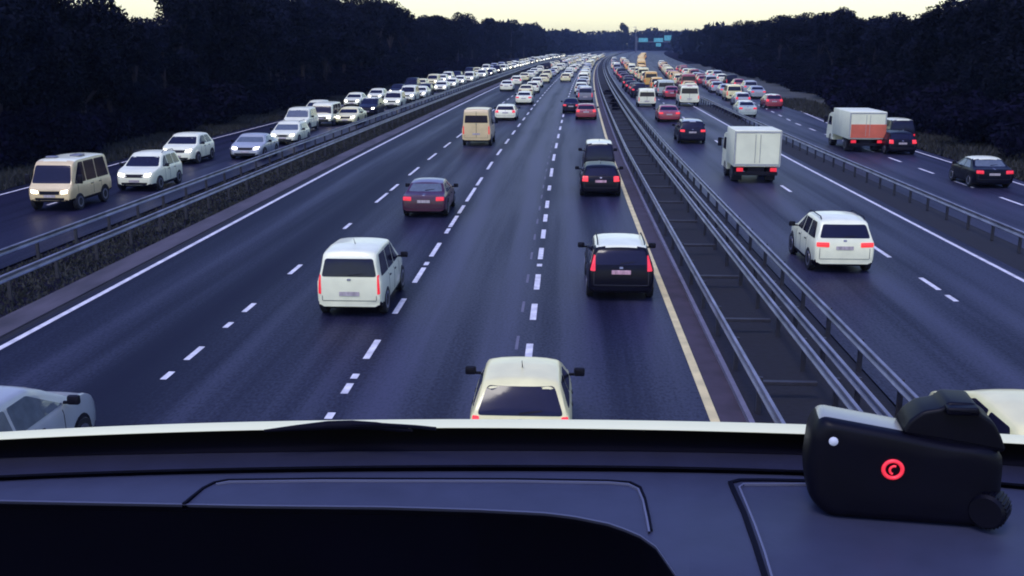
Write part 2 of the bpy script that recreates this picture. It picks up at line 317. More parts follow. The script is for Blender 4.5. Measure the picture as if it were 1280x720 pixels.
def rounded(poly, r, n=4):
    out = []; k = len(poly)
    for i in range(k):
        p = Vector(poly[i]); a = Vector(poly[i - 1]) - p; b = Vector(poly[(i + 1) % k]) - p
        d = min(r, a.length * .45, b.length * .45); A = p + a.normalized() * d; B = p + b.normalized() * d
        for j in range(n + 1):
            t = j / n; out.append((1 - t) ** 2 * A + 2 * t * (1 - t) * p + t * t * B)
    res = []
    for i, p in enumerate(out):
        q = out[(i + 1) % len(out)]; m = max(1, int((q - p).length / .09))
        for j in range(m): res.append(p.lerp(q, j / m))
    return res
class Car:
    def __init__(s, kind, W=None, HH=None, L=None, paint='white', roof=None, glass=None, frontview=False, tail=None, tailmat=None, headon=False, rwin=None, sidewin=True, plate=True, stripe=None, mirrors=True, platem=None, bumper=True, detail=True, roofbits=False, bare=False):
        q = SPEC[kind]; s.q = q; s.detail = detail; s.kind = kind
        s.L = L or q['L']; s.W = W or q['W']; s.H = HH or q['H']
        fl, fz = s.L / q['L'], s.H / q['H']; s.fl, s.fz = fl, fz
        T = [(a * fl, b * fz) for a, b in q['T']]; s.T0 = T; s.zb = q['zb']; s.beltz = q['belt'] * fz; L_ = s.L
        s.parts = []   # (name, MB, mats, smooth, parent index or None)
        half = s.W / 2
        def Tf(x):
            k = .05 if .12 < x < L_ - .1 else 0
            return sum(lin(T, x + d * k) for d in (-1, -.5, 0, .5, 1)) / 5
        s.Tf = Tf
        plan = [(0, .90), (.04, .945), (.15, .975), (.5, 1.0), (L_ * .6, 1.0), (L_ - .9, .985), (L_ - .35, .93), (L_ - .1, .84), (L_, .72)]
        if kind in ('van', 'boxvan'): plan = [(0, .965), (.03, .985), (.1, 1.0), (L_ * .7, 1.0), (L_ - .6, .98), (L_ - .2, .93), (L_ - .05, .88), (L_, .8)]
        st = sorted(set([0, .02, .045, .08] + [round(t[0], 3) for t in T] + [round(i * .11, 3) for i in range(int(L_ / .11) + 1)] + [L_]))
        st = [a for i, a in enumerate(st) if i == 0 or a - st[i - 1] > .012 or a == L_]
        vs = []; rings = []
        for a in st:
            w = half * lin(plan, a); t = Tf(a); zb = s.zb + (.12 if a < .05 or a > L_ - .05 else (.06 if a < .3 or a > L_ - .3 else 0))
            b = min(s.beltz, t - .015); gh = max(0, t - b); wr = w * (.93 - q['tum'] * min(1, gh / .45)); cr = .015 + .02 * min(1, gh / .4)
            P_ = [(0, zb), (.84 * w, zb), (.95 * w, zb + .05), (.99 * w, zb + .20 * (b - zb)), (w, zb + .55 * (b - zb)), (.99 * w, b - .12 * (b - zb)), (.955 * w, b)]
            for k in (.25, .5, .75, .92): P_.append((.95 * w + (wr - .95 * w) * k, b + gh * k * .965))
            P_ += [(wr - .018, t - min(.03, gh * .05)), (wr - .07, t - min(.008, gh)), (wr * .62, t + cr * .55), (wr * .3, t + cr * .9), (0, t + cr)]
            full = P_ + [(-x, z) for x, z in P_[-2:0:-1]]
            rings.append(len(full)); vs += [(x, a - L_ / 2, z) for x, z in full]
        n = rings[0]; m = len(st)
        fs = [(i * n + j, i * n + (j + 1) % n, (i + 1) * n + (j + 1) % n, (i + 1) * n + j) for i in range(m - 1) for j in range(n)]
        fs += [tuple(range(n)), tuple((m - 1) * n + j for j in range(n))]
        body = MB(); body.add(vs, fs)
        bm_ = P[paint]; bmats = [bm_]
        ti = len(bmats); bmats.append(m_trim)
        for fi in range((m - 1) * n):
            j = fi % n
            if j < 3 or j >= n - 3: body.m[fi] = ti  # black lower faces: plastic cladding, also painting in the shade under the car
        if roof:   # a roof in another colour: faces along the top
            bmats.append(P[roof])
            for fi, f in enumerate(body.f):
                c = [body.v[i] for i in f]; zz = min(v[2] for v in c); yy = sum(v[1] for v in c) / len(c) + L_ / 2
                if zz > s.H - .10: body.m[fi] = ti + 1
        s.bvh = BVHTree.FromPolygons([Vector(v) for v in body.v], [list(f) for f in body.f])
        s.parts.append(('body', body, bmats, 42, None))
        s.half = half; s.plan = plan
        gl = glass or m_glass
        zr = s.H
        # windscreen
        z0, z1 = s.beltz + .06, zr - (.16 if kind not in ('van', 'boxvan') else .22)
        s.frontpanel('windscreen', [(-1, z0), (1, z0), (1, z1), (-1, z1)], gl, glassw=True, r=.08)
        a, b = rwin or q['rwin']
        s.rearpanel('rear_window', [(-1, a * fz), (1, a * fz), (1, b * fz), (-1, b * fz)], gl, glassw=True, r=.07)
        if sidewin: s.sidewindows(gl)
        # lamps
        (x0, x1), (t0, t1) = tail or q['tail']
        for sg in (-1, 1):
            s.rearpanel('tail_light', [(sg * x0 * half, t0 * fz), (sg * x1 * half, t0 * fz + .02), (sg * x1 * half * .985, t1 * fz), (sg * x0 * half, t1 * fz - .01)], tailmat or m_tail, r=.03, offs=.012)
        hz = s.beltz * .76
        for sg in (-1, 1):
            s.frontpanel('headlight', [(sg * .48 * half, hz - .07), (sg * .76 * half, hz - .05), (sg * .79 * half, hz + .08), (sg * .5 * half, hz + .04)], m_head if headon else m_rim, r=.03, offs=.012)
        s.frontpanel('grille', [(-.42 * half, hz - .12), (.42 * half, hz - .12), (.44 * half, hz + .03), (-.44 * half, hz + .03)], m_trim, r=.03)
        s.frontpanel('air_intake', [(-.6 * half, s.zb + .1), (.6 * half, s.zb + .1), (.64 * half, s.zb + .24), (-.64 * half, s.zb + .24)], m_trim, r=.03)
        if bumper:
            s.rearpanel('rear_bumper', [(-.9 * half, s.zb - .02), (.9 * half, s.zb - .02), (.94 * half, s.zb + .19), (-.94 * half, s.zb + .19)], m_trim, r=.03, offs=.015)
        if plate:
            pz = t0 * fz + .02 if kind not in ('suv', 'sedan') else t0 * fz - .02
            s.rearpanel('number_plate', [(-.26, pz - .055), (.26, pz - .055), (.26, pz + .055), (-.26, pz + .055)], platem or m_plate, r=.01, offs=.015)
            s.frontpanel('number_plate', [(-.25, s.zb + .26), (.25, s.zb + .26), (.25, s.zb + .36), (-.25, s.zb + .36)], m_plate, r=.01, offs=.02)
        if kind in ('van', 'boxvan'):
            s.rearpanel('door_seam', [(-.012, s.zb + .3), (.012, s.zb + .3), (.012, zr - .15), (-.012, zr - .15)], m_trim, r=.005, offs=.012)
        if s.detail:
            q0 = s.L / 2; xs = [s.sfront(s.beltz + .1) - .30, s.L * .47] + ([s.L * .27] if kind != 'van' else [])
            for sg in (-1, 1):
                for xx in xs: s.sidepanel('door_seam', [(xx - q0 - .009, s.zb + .2), (xx - q0 + .009, s.zb + .2), (xx - q0 + .009, s.beltz - .03), (xx - q0 - .009, s.beltz - .03)], sg, m_seamd, r=.003, offs=.004)
                for xx in xs[1:]: s.sidepanel('door_handle', [(xx - q0 + .06, s.beltz - .13), (xx - q0 + .22, s.beltz - .13), (xx - q0 + .22, s.beltz - .095), (xx - q0 + .06, s.beltz - .095)], sg, m_trim, r=.01, offs=.02)
                s.rearpanel('boot_seam', [(sg * .80 * half - .007, s.zb + .28), (sg * .80 * half + .007, s.zb + .28), (sg * .80 * half + .007, t0 * fz - .03), (sg * .80 * half - .007, t0 * fz - .03)], m_seamd, r=.003, offs=.006)
            s.rearpanel('boot_seam', [(-.80 * half, s.zb + .268), (.80 * half, s.zb + .268), (.80 * half, s.zb + .282), (-.80 * half, s.zb + .282)], m_seamd, r=.003, offs=.006)
            s.rearpanel('badge', [(-.05, b * fz - (b - a) * fz - .10), (.05, b * fz - (b - a) * fz - .10), (.05, a * fz - .045), (-.05, a * fz - .045)], m_rim, r=.02, offs=.012)
            wz = a * fz
            s.rearpanel('rear_wiper', [(-.02, wz + .02), (.36, wz + .075), (.36, wz + .09), (-.02, wz + .05)], m_trim, r=.01, offs=.018)
        # wheels
        rad = .33 if kind in ('hatch', 'sedan') else .36
        for sg in (-1, 1):
            for ws in q['wheels']:
                cy = ws * fl - L_ / 2
                s.sidepanel('wheel_arch', [(cy + (rad + .07) * math.cos(t), max(s.zb + .03, rad + (rad + .07) * math.sin(t))) for t in [math.pi * 2 * k / 20 for k in range(20)]], sg, m_trim, r=.005)
                w = MB(); cx = sg * (half - .10)
                w.lathe_x([(-.1, rad * .7), (-.1, rad * .93), (-.07, rad), (.07, rad), (.1, rad * .93), (.1, rad * .7)], 24, cx, cy, rad)
                pi = len(s.parts); s.parts.append(('wheel', w, m_tyre, 40, None))
                rr = MB(); rr.lathe_x([(sg * .085, rad * .66), (sg * .108, rad * .64), (sg * .09, rad * .2), (sg * .1, rad * .05)], 20, cx, cy, rad)
                s.parts.append(('rim', rr, m_rim, 40, pi))
        # mirrors
        if mirrors:
            sf = s.sfront(s.beltz + .1) - .22
            for sg in (-1, 1):
                b_ = MB(); x = sg * (half + .03); b_.box(min(x, x + sg * .2), max(x, x + sg * .2), sf - L_ / 2 - .05, sf - L_ / 2 + .06, s.beltz + .03, s.beltz + (.19 if kind not in ('van', 'boxvan') else .4), .035)
                x2 = sg * (half - .06); b_.box(min(x2, x + sg * .02), max(x2, x + sg * .02), sf - L_ / 2, sf - L_ / 2 + .05, s.beltz + .03, s.beltz + .08, .01)
                s.parts.append(('wing_mirror', b_, m_trim, 40, None))
        if kind in ('suv',):
            for sg in (-1, 1):
                b_ = MB(); wr = half * (.93 - q['tum']) - .06
                b_.tube([(sg * wr, .55 * fl - L_ / 2, zr - .02), (sg * wr, .7 * fl - L_ / 2, zr + .045), (sg * wr, 2.1 * fl - L_ / 2, zr + .045), (sg * wr, 2.3 * fl - L_ / 2, zr - .01)], .018, 6)
                s.parts.append(('roof_rail', b_, m_trim, 50, None))
        if kind == 'hatch' or kind == 'mpv':
            b_ = MB(); b_.tube([(0, 1.0 - L_ / 2, zr - .02), (0, .78 - L_ / 2, zr + .2)], [.012, .005], 6); s.parts.append(('aerial', b_, m_trim, 50, None))
        if roofbits:
            for bx in ((-.6, -.15, -.4, .1), (.1, .55, .5, .8)):
                b_ = MB(); b_.box(*bx, zr + .01, zr + .1, .03); s.parts.append(('roof_vent', b_, P['grey'], 40, None))
    def sfront(s, z):
        a = s.L
        while a > s.L * .5 and s.Tf(a) < z: a -= .02
        return a
    def srear(s, z):
        a = 0
        while a < s.L * .5 and s.Tf(a) < z: a += .02
        return a
    def gw(s, z):
        gh = max(.01, s.H - s.beltz); k = min(1, max(0, (z - s.beltz) / gh)); return s.half * (.95 + (.93 - s.q['tum'] - .95) * k)
    def project(s, name, poly, fn, m, r, offs):
        pts = rounded(poly, r); c = sum(pts, Vector((0, 0))) / len(pts); rings = []; n = len(pts)
        b = MB(); vs = []
        for k, sc in enumerate((1.0, .985, .8, .55, .28)):
            for p in pts:
                q = c + (p - c) * sc; v = fn(q, -.03 if k == 0 else offs)
                if v is None: return
                vs.append(v)
        v = fn(c, offs)
        if v is None: return
        vs.append(v); fs = []
        for k in range(4):
            for j in range(n): fs.append((k * n + j, k * n + (j + 1) % n, (k + 1) * n + (j + 1) % n, (k + 1) * n + j))
        for j in range(n): fs.append((4 * n + j, 4 * n + (j + 1) % n, 5 * n))
        b.add(vs, fs); s.parts.append((name, b, m, 40, None))
    def cast(s, o, d, offs):
        h, nrm, i, t = s.bvh.ray_cast(o, d)
        return None if h is None else h - d * offs
    def rearpanel(s, name, poly, m, glassw=False, r=.03, offs=.006):
        if glassw: poly = [(sg * (s.gw(z) - .10), z) for sg, z in poly]
        def cl(x, z):
            lim = (s.gw(z) if z > s.beltz else s.half * .955) - .035
            return (max(-lim, min(lim, x)), z)
        poly = [cl(x, z) for x, z in poly]
        s.project(name, poly, lambda q, e: s.cast(Vector((q.x, -9, q.y)), Vector((0, 1, 0)), e), m, r, offs)
    def frontpanel(s, name, poly, m, glassw=False, r=.03, offs=.006):
        if glassw: poly = [(sg * (s.gw(z) - .10), z) for sg, z in poly]
        s.project(name, poly, lambda q, e: s.cast(Vector((q.x, 9, q.y)), Vector((0, -1, 0)), e), m, r, offs)
    def sidepanel(s, name, poly, sg, m, r=.03, offs=.006):
        s.project(name, poly, lambda q, e: s.cast(Vector((sg * 3, q.x, q.y)), Vector((-sg, 0, 0)), e), m, r, offs)
    def sidewindows(s, gl):
        z0, z1 = s.beltz + .04, s.H - .13; h = s.L / 2
        f0, f1 = s.sfront(z0 + .1) - .12, s.sfront(z1 + .08) - .12
        r0, r1 = s.srear(z0 + .1) + .16, s.srear(z1 + .06) + .2
        if s.kind in ('van',): r0 = r1 = f1 - 1.25
        cuts = [0, .36, .68, 1] if s.kind not in ('van',) else [0, 1]
        if s.kind in ('sedan', 'hatch'): cuts = [0, .5, 1] if s.kind == 'sedan' else [0, .46, 1]
        for a, b in zip(cuts, cuts[1:]):
            e0, e1 = (0.03 if a > 0 else 0), (-.03 if b < 1 else 0)
            A0, B0 = r0 + (f0 - r0) * a + e0, r0 + (f0 - r0) * b + e1
            A1, B1 = r0 + (f0 - r0) * a + e0, r0 + (f0 - r0) * b + e1
            if a == 0: A1 = r1
            if b == 1: B1 = f1
            if B1 - A1 < .1: B1 = A1 + .1
            for sg in (-1, 1):
                s.sidepanel('side_window', [(A0 - h, z0), (B0 - h, z0), (B1 - h, z1), (A1 - h, z1)], sg, gl, r=.05)
    def emit(s, name, label, cat, group, X, Y, rz=0.0):
        root = empty(name, (X, Y, 0), rz); tag(root, label, cat, group); objs = []
        for (pn, b, m, sm, par) in s.parts:
            objs.append(b.build(pn, m, objs[par] if par is not None else root, sm))
        return root
    def merged(s, name):
        b = MB(); mats = []
        for (pn, q, m, sm, par) in s.parts:
            ms = m if isinstance(m, (list, tuple)) else [m]; idx = []
            for mm in ms:
                if mm not in mats: mats.append(mm)
                idx.append(mats.index(mm))
            o = len(b.v); b.v += q.v; b.f += [tuple(i + o for i in f) for f in q.f]; b.m += [idx[k] for k in q.m]
        return b.mesh(name, mats, 42)

occupied = []
def place(px, py, car, name, label, cat, group=None, oncoming=False, X=None, Y=None, yaw=0.0):
    if X is None: g_ = G(px, py); X, Y = g_.x, g_.y
    yc = Y + car.L / 2; rz = hd(yc) + yaw + (math.pi if oncoming else 0)
    occupied.append((X, yc)); return car.emit(name, label, cat, group, X, yc, rz)
GO, GR, GL, GS = 'traffic in our lanes', 'traffic on the right carriageway', 'oncoming traffic on the left carriageway', 'traffic on the slip road at far right'
# --- our lanes
place(650, 586, Car('hatch', W=1.72, HH=1.42, L=3.1, paint='cream', tailmat=m_tailb, rwin=(.93, 1.36), tail=((.78, .97), (.78, .93))), 'hatchback_car', 'cream hatchback directly ahead with black wing mirrors, its lower half hidden by the dashboard', 'car', GO)
place(438, 398, Car('mpv', W=1.73, HH=1.72, L=3.8, paint='white', tailmat=m_tail, tail=((.83, .97), (.66, 1.2))), 'passenger_van', 'white passenger van with dark rear window and tall red tail lights', 'van', GO)
place(776, 378, Car('suv', W=1.83, HH=1.52, L=4.1, paint='black', roof='white', tail=((.76, .95), (.95, 1.42)), platem=m_platep, tailmat=m_tail), 'sport_utility_car', 'black car with pale roof and tall red tail lights beside the yellow edge line', 'car', GO)
place(530, 273, Car('sedan', W=1.8, HH=1.36, L=4.0, paint='maroon', roof='grey', glass=m_glassl, tailmat=m_tail), 'saloon_car', 'dark maroon saloon with glowing tail lights ahead of the white passenger van', 'car', GO)
place(751, 247, Car('hatch', W=1.86, HH=1.42, L=4.2, paint='black', tailmat=m_tailb, platem=m_platep), 'hatchback_car', 'black car with red tail lights right behind the dark pale-roofed van', 'car', GO)
place(749, 224, Car('mpv', W=1.66, HH=1.86, paint='navy', roof='white', tailmat=m_trim, rwin=(1.0, 1.68)), 'passenger_van', 'dark van with white roof just ahead of a black car in the outer lane', 'van', GO)
place(596, 183, Car('van', W=1.98, HH=2.5, L=4.3, paint='tan', rwin=(1.55, 2.05)), 'delivery_van', 'tall yellowish delivery van on the left side of our lanes', 'van', GO)
place(632, 151, Car('hatch', W=2.0, HH=1.4, paint='white'), 'hatchback_car', 'white car just ahead and right of the tall yellowish delivery van', 'car', GO)
place(733, 150, Car('hatch', W=1.95, HH=1.4, paint='red', tailmat=m_tailb), 'hatchback_car', 'red car with brake lights in the outer lane, behind the distant queue', 'car', GO)
place(714, 142, Car('sedan', W=1.7, paint='navy'), 'saloon_car', 'dark saloon beside the red car at the tail of the queue', 'car', GO)
place(655, 131, Car('sedan', W=1.95, paint='white'), 'saloon_car', 'white saloon second ahead of the tall yellowish delivery van', 'car', GO)
place(732, 128, Car('mpv', W=1.85, paint='grey', roof='white'), 'passenger_van', 'grey people carrier with pale roof ahead of the red car', 'van', GO)
# --- right carriageway
place(1054, 343, Car('suv', W=1.86, HH=1.64, L=3.8, paint='white', tailmat=m_tailb, tail=((.5, .93), (.86, 1.02))), 'sport_utility_car', 'white sport utility car with red tail lights on the right carriageway', 'car', GR)
place(0, 0, Car('hatch', W=1.68, HH=1.34, paint='cream', tailmat=m_tailb), 'hatchback_car', 'cream car partly hidden behind the black dashboard camera at the right edge', 'car', GR, X=7.42, Y=13.7)
place(866, 180, Car('suv', W=1.9, HH=1.6, paint='navy', roof='silver', tailmat=m_tailb), 'sport_utility_car', 'dark car with silver roof and red lights left of the white box lorry', 'car', GR)
place(837, 153, Car('sedan', W=2.0, HH=1.4, paint='red', tailmat=m_tailb), 'saloon_car', 'red saloon ahead of the dark silver-roofed car on the right carriageway', 'car', GR)
place(809, 134, Car('van', W=2.0, HH=1.95, L=4.6, paint='white'), 'delivery_van', 'white delivery van next to the central crash barriers', 'van', GR)
place(833, 121, Car('boxvan', W=2.4, HH=2.1, paint='sage'), 'delivery_van', 'pale green box-shaped van between two white vans on the right carriageway', 'van', GR)
place(862, 133, Car('boxvan', W=2.25, HH=2.3, paint='white', roof='red', tailmat=m_tailb), 'delivery_van', 'white van with reddish roof right of the pale green van', 'van', GR)
place(861, 112, Car('boxvan', W=2.4, HH=2.3, paint='red', tailmat=m_tailb), 'delivery_van', 'red van ahead of the white van with reddish roof', 'van', GR)
# --- slip road
place(1242, 236, Car('sedan', W=1.9, HH=1.38, L=3.7, paint='black', roof='white', glass=m_glassl), 'saloon_car', 'dark saloon with pale roof nearest the right edge on the slip road', 'car', GS)
place(1128, 194, Car('hatch', W=1.86, HH=1.4, paint='black', tailmat=m_tailb), 'hatchback_car', 'dark car with bright tail lights beside the orange and white lorry', 'car', GS)
place(1128, 181, Car('mpv', W=1.8, HH=1.72, tail=((.8, .97), (.62, .8)), paint='navy', roof='white'), 'passenger_van', 'dark van with white roof hidden behind a dark car next to the orange lorry', 'van', GS)
place(968, 136, Car('hatch', W=1.9, HH=1.5, paint='red', roof='white', tailmat=m_tailb), 'hatchback_car', 'red car with white roof on the slip road beyond the orange and white lorry', 'car', GS)
place(935, 147, Car('sedan', W=1.8, HH=1.5, paint='sage', roof='white'), 'saloon_car', 'pale saloon beside the end of the slip road barrier', 'car', GS)
place(929, 133, Car('hatch', W=1.8, HH=1.5, paint='silver', roof='white'), 'hatchback_car', 'silver hatchback just ahead of the pale saloon on the slip road', 'car', GS)
# --- silver car lower left
place(38, 640, Car('hatch', W=1.8, HH=1.64, L=4.3, paint='silver', glass=m_glassl), 'hatchback_car', 'silver hatchback at the lower left corner, partly hidden by the dashboard', 'car', GO, X=-8.95, Y=12.1)
# --- oncoming
place(64, 265, Car('boxvan', W=2.0, HH=2.1, L=3.7, paint='tan', roof='white', headon=True, roofbits=True), 'delivery_van', 'old cream and tan van with headlights on, first in the oncoming queue', 'van', GL, oncoming=True)
place(169, 240, Car('suv', W=2.0, HH=1.68, L=3.7, paint='white', headon=True), 'sport_utility_car', 'white sport utility car with bright headlights behind the old tan van', 'car', GL, oncoming=True)
place(222, 206, Car('hatch', W=2.1, HH=1.66, L=3.6, paint='white', headon=True), 'hatchback_car', 'white rounded car behind the white sport utility car in the oncoming queue', 'car', GL, oncoming=True)
place(307, 200, Car('sedan', W=2.1, HH=1.42, L=3.8, paint='silver', headon=True, glass=m_glassl), 'saloon_car', 'silver saloon in the oncoming lane closest to the barriers', 'car', GL, oncoming=True)
place(354, 182, Car('suv', W=2.05, HH=1.5, L=3.7, paint='white', headon=True, glass=m_glassl), 'sport_utility_car', 'white sport utility car following the silver saloon in the oncoming lane', 'car', GL, oncoming=True)
place(369, 166, Car('mpv', W=2.15, HH=1.85, L=3.6, paint='white', headon=True, glass=m_glassl), 'passenger_van', 'white van behind the white sport utility car, near the far verge', 'van', GL, oncoming=True)
place(402, 158, Car('boxvan', W=2.05, HH=1.9, L=3.8, paint='white', headon=True), 'delivery_van', 'boxy white van further back in the oncoming queue', 'van', GL, oncoming=True)
place(432, 157, Car('sedan', W=2.0, paint='cream', headon=True), 'saloon_car', 'cream saloon with headlights on right of the boxy white van', 'car', GL, oncoming=True)
place(459, 146, Car('suv', W=1.9, paint='navy', roof='white', headon=True), 'sport_utility_car', 'dark car with white roof in the oncoming queue', 'car', GL, oncoming=True)
place(490, 136, Car('mpv', W=2.1, HH=1.8, L=3.6, paint='white', headon=True), 'passenger_van', 'white people carrier amid the oncoming queue, in front of the dark wood', 'van', GL, oncoming=True)

# --- lorries
m_box = mat('lorry_box_white', (.80, .80, .55), .45, var=.08, scale=1.2)
m_orange = mat('lorry_orange', (.62, .13, .07), .5, var=.18, scale=1.0)
m_seam = mat('lorry_seam', (.36, .37, .34), .6)
def lorry(px, py, W, HH, L, label, rear=None, X=None, Y=None):
    if X is None: g_ = G(px, py); X, Y = g_.x, g_.y
    yc = Y + L / 2; root = empty('box_lorry', (X, yc, 0), hd(yc)); tag(root, label, 'lorry', 'lorries'); occupied.append((X, yc)); h = L / 2
    b = MB(); b.box(-W / 2, W / 2, -h, h - 1.9, .85, HH, .04); box = b.build('cargo_box', m_box, root, 40)
    f = MB()
    for x in (-W / 2 + .04, W / 2 - .04): f.box(x - .04, x + .04, -h - .02, -h + .03, .9, HH - .05)
    f.box(-W / 2 + .08, W / 2 - .08, -h - .02, -h + .03, HH - .14, HH - .05); f.box(-W / 2 + .08, W / 2 - .08, -h - .02, -h + .03, .9, .99)
    f.build('door_frame', m_seam, box)
    for sg in (-1, 1):
        d = MB(); d.box(min(sg * .012, sg * (W / 2 - .1)), max(sg * .012, sg * (W / 2 - .1)), -h - .012, -h + .02, 1.0, HH - .16, .006)
        o = d.build('rear_door', rear[0] if rear and rear[1] else m_box, box)
        k = MB(); k.tube([(sg * .12, -h - .03, 1.05), (sg * .12, -h - .03, HH - .2)], .015, 6); k.build('lock_bar', m_seam, box)
    if rear and not rear[1]:
        d = MB(); d.box(-W / 2 + .1, W / 2 - .03, -h - .035, -h - .014, .95, .95 + (HH - .95) * .52, .005); d.build('orange_panel', rear[0], box)
        d = MB(); d.box(W / 2 - .028, W / 2 + .012, -h - .03, -h + .35, .95, .95 + (HH - .95) * .52, .005); d.build('orange_panel', rear[0], box)
    c = MB(); c.box(-.42, .42, -h + .15, h - .6, .5, .84, .02); c.box(-W / 2 + .1, W / 2 - .1, -h + .05, -h + .18, .42, .6, .02); c.build('chassis', m_trim, root)
    for sg in (-1, 1):
        t = MB(); t.box(sg * W * .36 - .16, sg * W * .36 + .16, -h - .01, -h + .045, .62, .8, .01); t.build('tail_light', m_tail, root)
        t = MB(); t.box(sg * W * .36 - .22, sg * W * .36 + .22, -h + .62, -h + .65, .12, .8); t.build('mud_flap', m_trim, root)
        for y, r in ((-h + 1.2, .42), (h - 1.1, .42)):
            w = MB(); w.lathe_x([(-.2, r * .6), (-.2, r * .93), (-.16, r), (.16, r), (.2, r * .93), (.2, r * .6)], 24, sg * (W / 2 - .28), y, r); wo = w.build('wheel', m_tyre, root, 40)
            w = MB(); w.lathe_x([(sg * .17, r * .58), (sg * .205, r * .55), (sg * .17, r * .2), (sg * .2, r * .05)], 16, sg * (W / 2 - .28), y, r); w.build('rim', m_rim, wo, 40)
    c = MB(); cw = W / 2 - .08
    sec = [(h - 1.85, HH * .86), (h - 1.0, HH * .86), (h - .45, HH * .8), (h - .12, 1.35), (h - .03, .9), (h - .03, .45), (h - 1.85, .45)]
    n = len(sec); c.add([(sg * cw, y, z) for sg in (-1, 1) for y, z in sec], [tuple(range(n)), tuple(range(2 * n - 1, n - 1, -1))] + [(i, (i + 1) % n, n + (i + 1) % n, n + i) for i in range(n)])
    cabo = c.build('cab', m_box, root)
    d = MB(); d.add([(-cw + .1, h - .415, HH * .77), (cw - .1, h - .415, HH * .77), (cw - .1, h - .10, 1.38), (-cw + .1, h - .10, 1.38)], [(0, 1, 2, 3)]); d.build('windscreen', m_glass, cabo)
    for sg in (-1, 1):
        d = MB(); x = sg * (cw + .006); d.add([(x, h - 1.3, 1.4), (x, h - .3, 1.4), (x, h - .6, HH * .76), (x, h - 1.3, HH * .76)], [(0, 1, 2, 3)]); d.build('side_window', m_glass, cabo)
        d = MB(); x = sg * (cw + .2); d.box(x - .1, x + .1, h - .35, h - .25, 1.5, 1.95, .03); d.box(min(x, sg * cw), max(x, sg * cw), h - .32, h - .28, 1.85, 1.89); d.build('wing_mirror', m_trim, cabo)
    return root
lorry(945, 230, 2.3, 2.66, 4.4, 'white box lorry with plain rear doors on the right carriageway')
lorry(1083, 191, 2.3, 2.6, 6.2, 'white box lorry with an orange panel low on its rear, on the slip road', rear=(m_orange, False))

# --- distant traffic: simplified copies
FAR = {}
def farmesh(kind, col, oncoming, tm=None, **kw):
    key = (kind, col, oncoming, tm)
    if key not in FAR:
        c = Car(kind, paint=col, headon=oncoming, mirrors=False, detail=False, tailmat=tm, **kw); FAR[key] = (c.merged('distant_' + kind), c.L)
    return FAR[key]
WORD = {'hatch': ('hatchback_car', 'car', 'hatchback'), 'sedan': ('saloon_car', 'car', 'saloon'), 'suv': ('sport_utility_car', 'car', 'sport utility car'), 'mpv': ('passenger_van', 'van', 'people carrier'), 'van': ('delivery_van', 'van', 'high van'), 'boxvan': ('delivery_van', 'van', 'boxy van')}
CW = dict(white='white', cream='cream', silver='silver', black='black', red='red', yellow='yellow', navy='dark blue', grey='grey', sage='pale green', maroon='maroon', tan='tan')
def queue(uf, y0, y1, gap, cols, kinds, oncoming, where, group, seed):
    r = random.Random(seed); y = y0
    while y < y1:
        kind = r.choice(kinds); col = r.choice(cols); me, L = farmesh(kind, col, oncoming, m_lens if 'our lanes' in where and r.random() < .85 else m_tail)
        u = (uf(y) if callable(uf) else uf) + r.uniform(-.3, .3); X = u + off(y)
        if not any(abs(X - a) < 2.3 and abs(y - b) < 5.6 for a, b in occupied):
            nm, cat, wd = WORD[kind]
            o = bpy.data.objects.new(nm, me); COL.objects.link(o); o.location = (X, y, 0); o.scale = (1.1, 1.0, 1.08); o.rotation_euler = (0, 0, hd(y) + (math.pi if oncoming else 0))
            tag(o, 'small %s %s %s' % (CW[col], wd, where), cat, group); occupied.append((X, y))
        y += L + r.uniform(*gap)
WH = ['white'] * 5 + ['cream', 'cream', 'silver', 'navy']; K = ['hatch', 'sedan', 'suv', 'mpv', 'hatch', 'sedan']
wo = 'far along the oncoming queue'; go = 'distant oncoming queue'
queue(-19.8, 88, 560, (2, 9), WH, K, True, wo, go, 1)
queue(-23.9, 96, 560, (3, 14), WH, K, True, wo, go, 2)
wd_ = 'in the distant queue of our lanes'; gd = 'distant queue in our lanes'
WH2 = ['white'] * 4 + ['cream', 'silver', 'navy', 'cream']
queue(-10.2, 152, 560, (5, 24), WH2, K, False, wd_, gd, 3)
queue(-6.3, 136, 560, (4, 18), WH2, K, False, wd_, gd, 4)
queue(-2.5, 190, 560, (5, 20), WH2, K, False, wd_, gd, 5)
queue(1.1, 128, 560, (2, 12), ['white', 'cream', 'white', 'cream', 'silver'], K, False, wd_, gd, 6)
wr_ = 'in the distant queue on the right carriageway'; gr_ = 'distant queue on the right carriageway'
RC = ['maroon', 'navy', 'silver', 'white', 'white', 'grey', 'cream']
queue(8.5, 135, 420, (3, 16), RC, K, False, wr_, gr_, 7)
queue(12.2, 132, 420, (2, 12), ['cream', 'white', 'red', 'yellow', 'cream'], K + ['boxvan'], False, wr_, gr_, 8)
queue(lambda y: 13.0 + max(0, y - 200) * .03, 185, 520, (1, 3), ['yellow'], ['van', 'boxvan', 'suv', 'mpv'], False, 'in the bright yellow cluster of traffic below the gantry', 'yellow vehicles below the gantry', 9)
queue(lambda y: 15.9 + max(0, y - 140) * .04, 142, 330, (1, 6), ['cream', 'red', 'white', 'yellow', 'cream'], K, False, 'where the slip road meets the right carriageway', 'distant traffic on the slip road', 10)
queue(lambda y: 17.8 + div(y), 128, 260, (2, 8), ['red', 'silver', 'white', 'cream'], K, False, 'far along the slip road', 'distant traffic on the slip road', 11)
queue(lambda y: 21.4 + div(y) * 1.1, 118, 225, (4, 14), ['red', 'white', 'navy', 'silver'], K, False, 'far along the slip road', 'distant traffic on the slip road', 12)

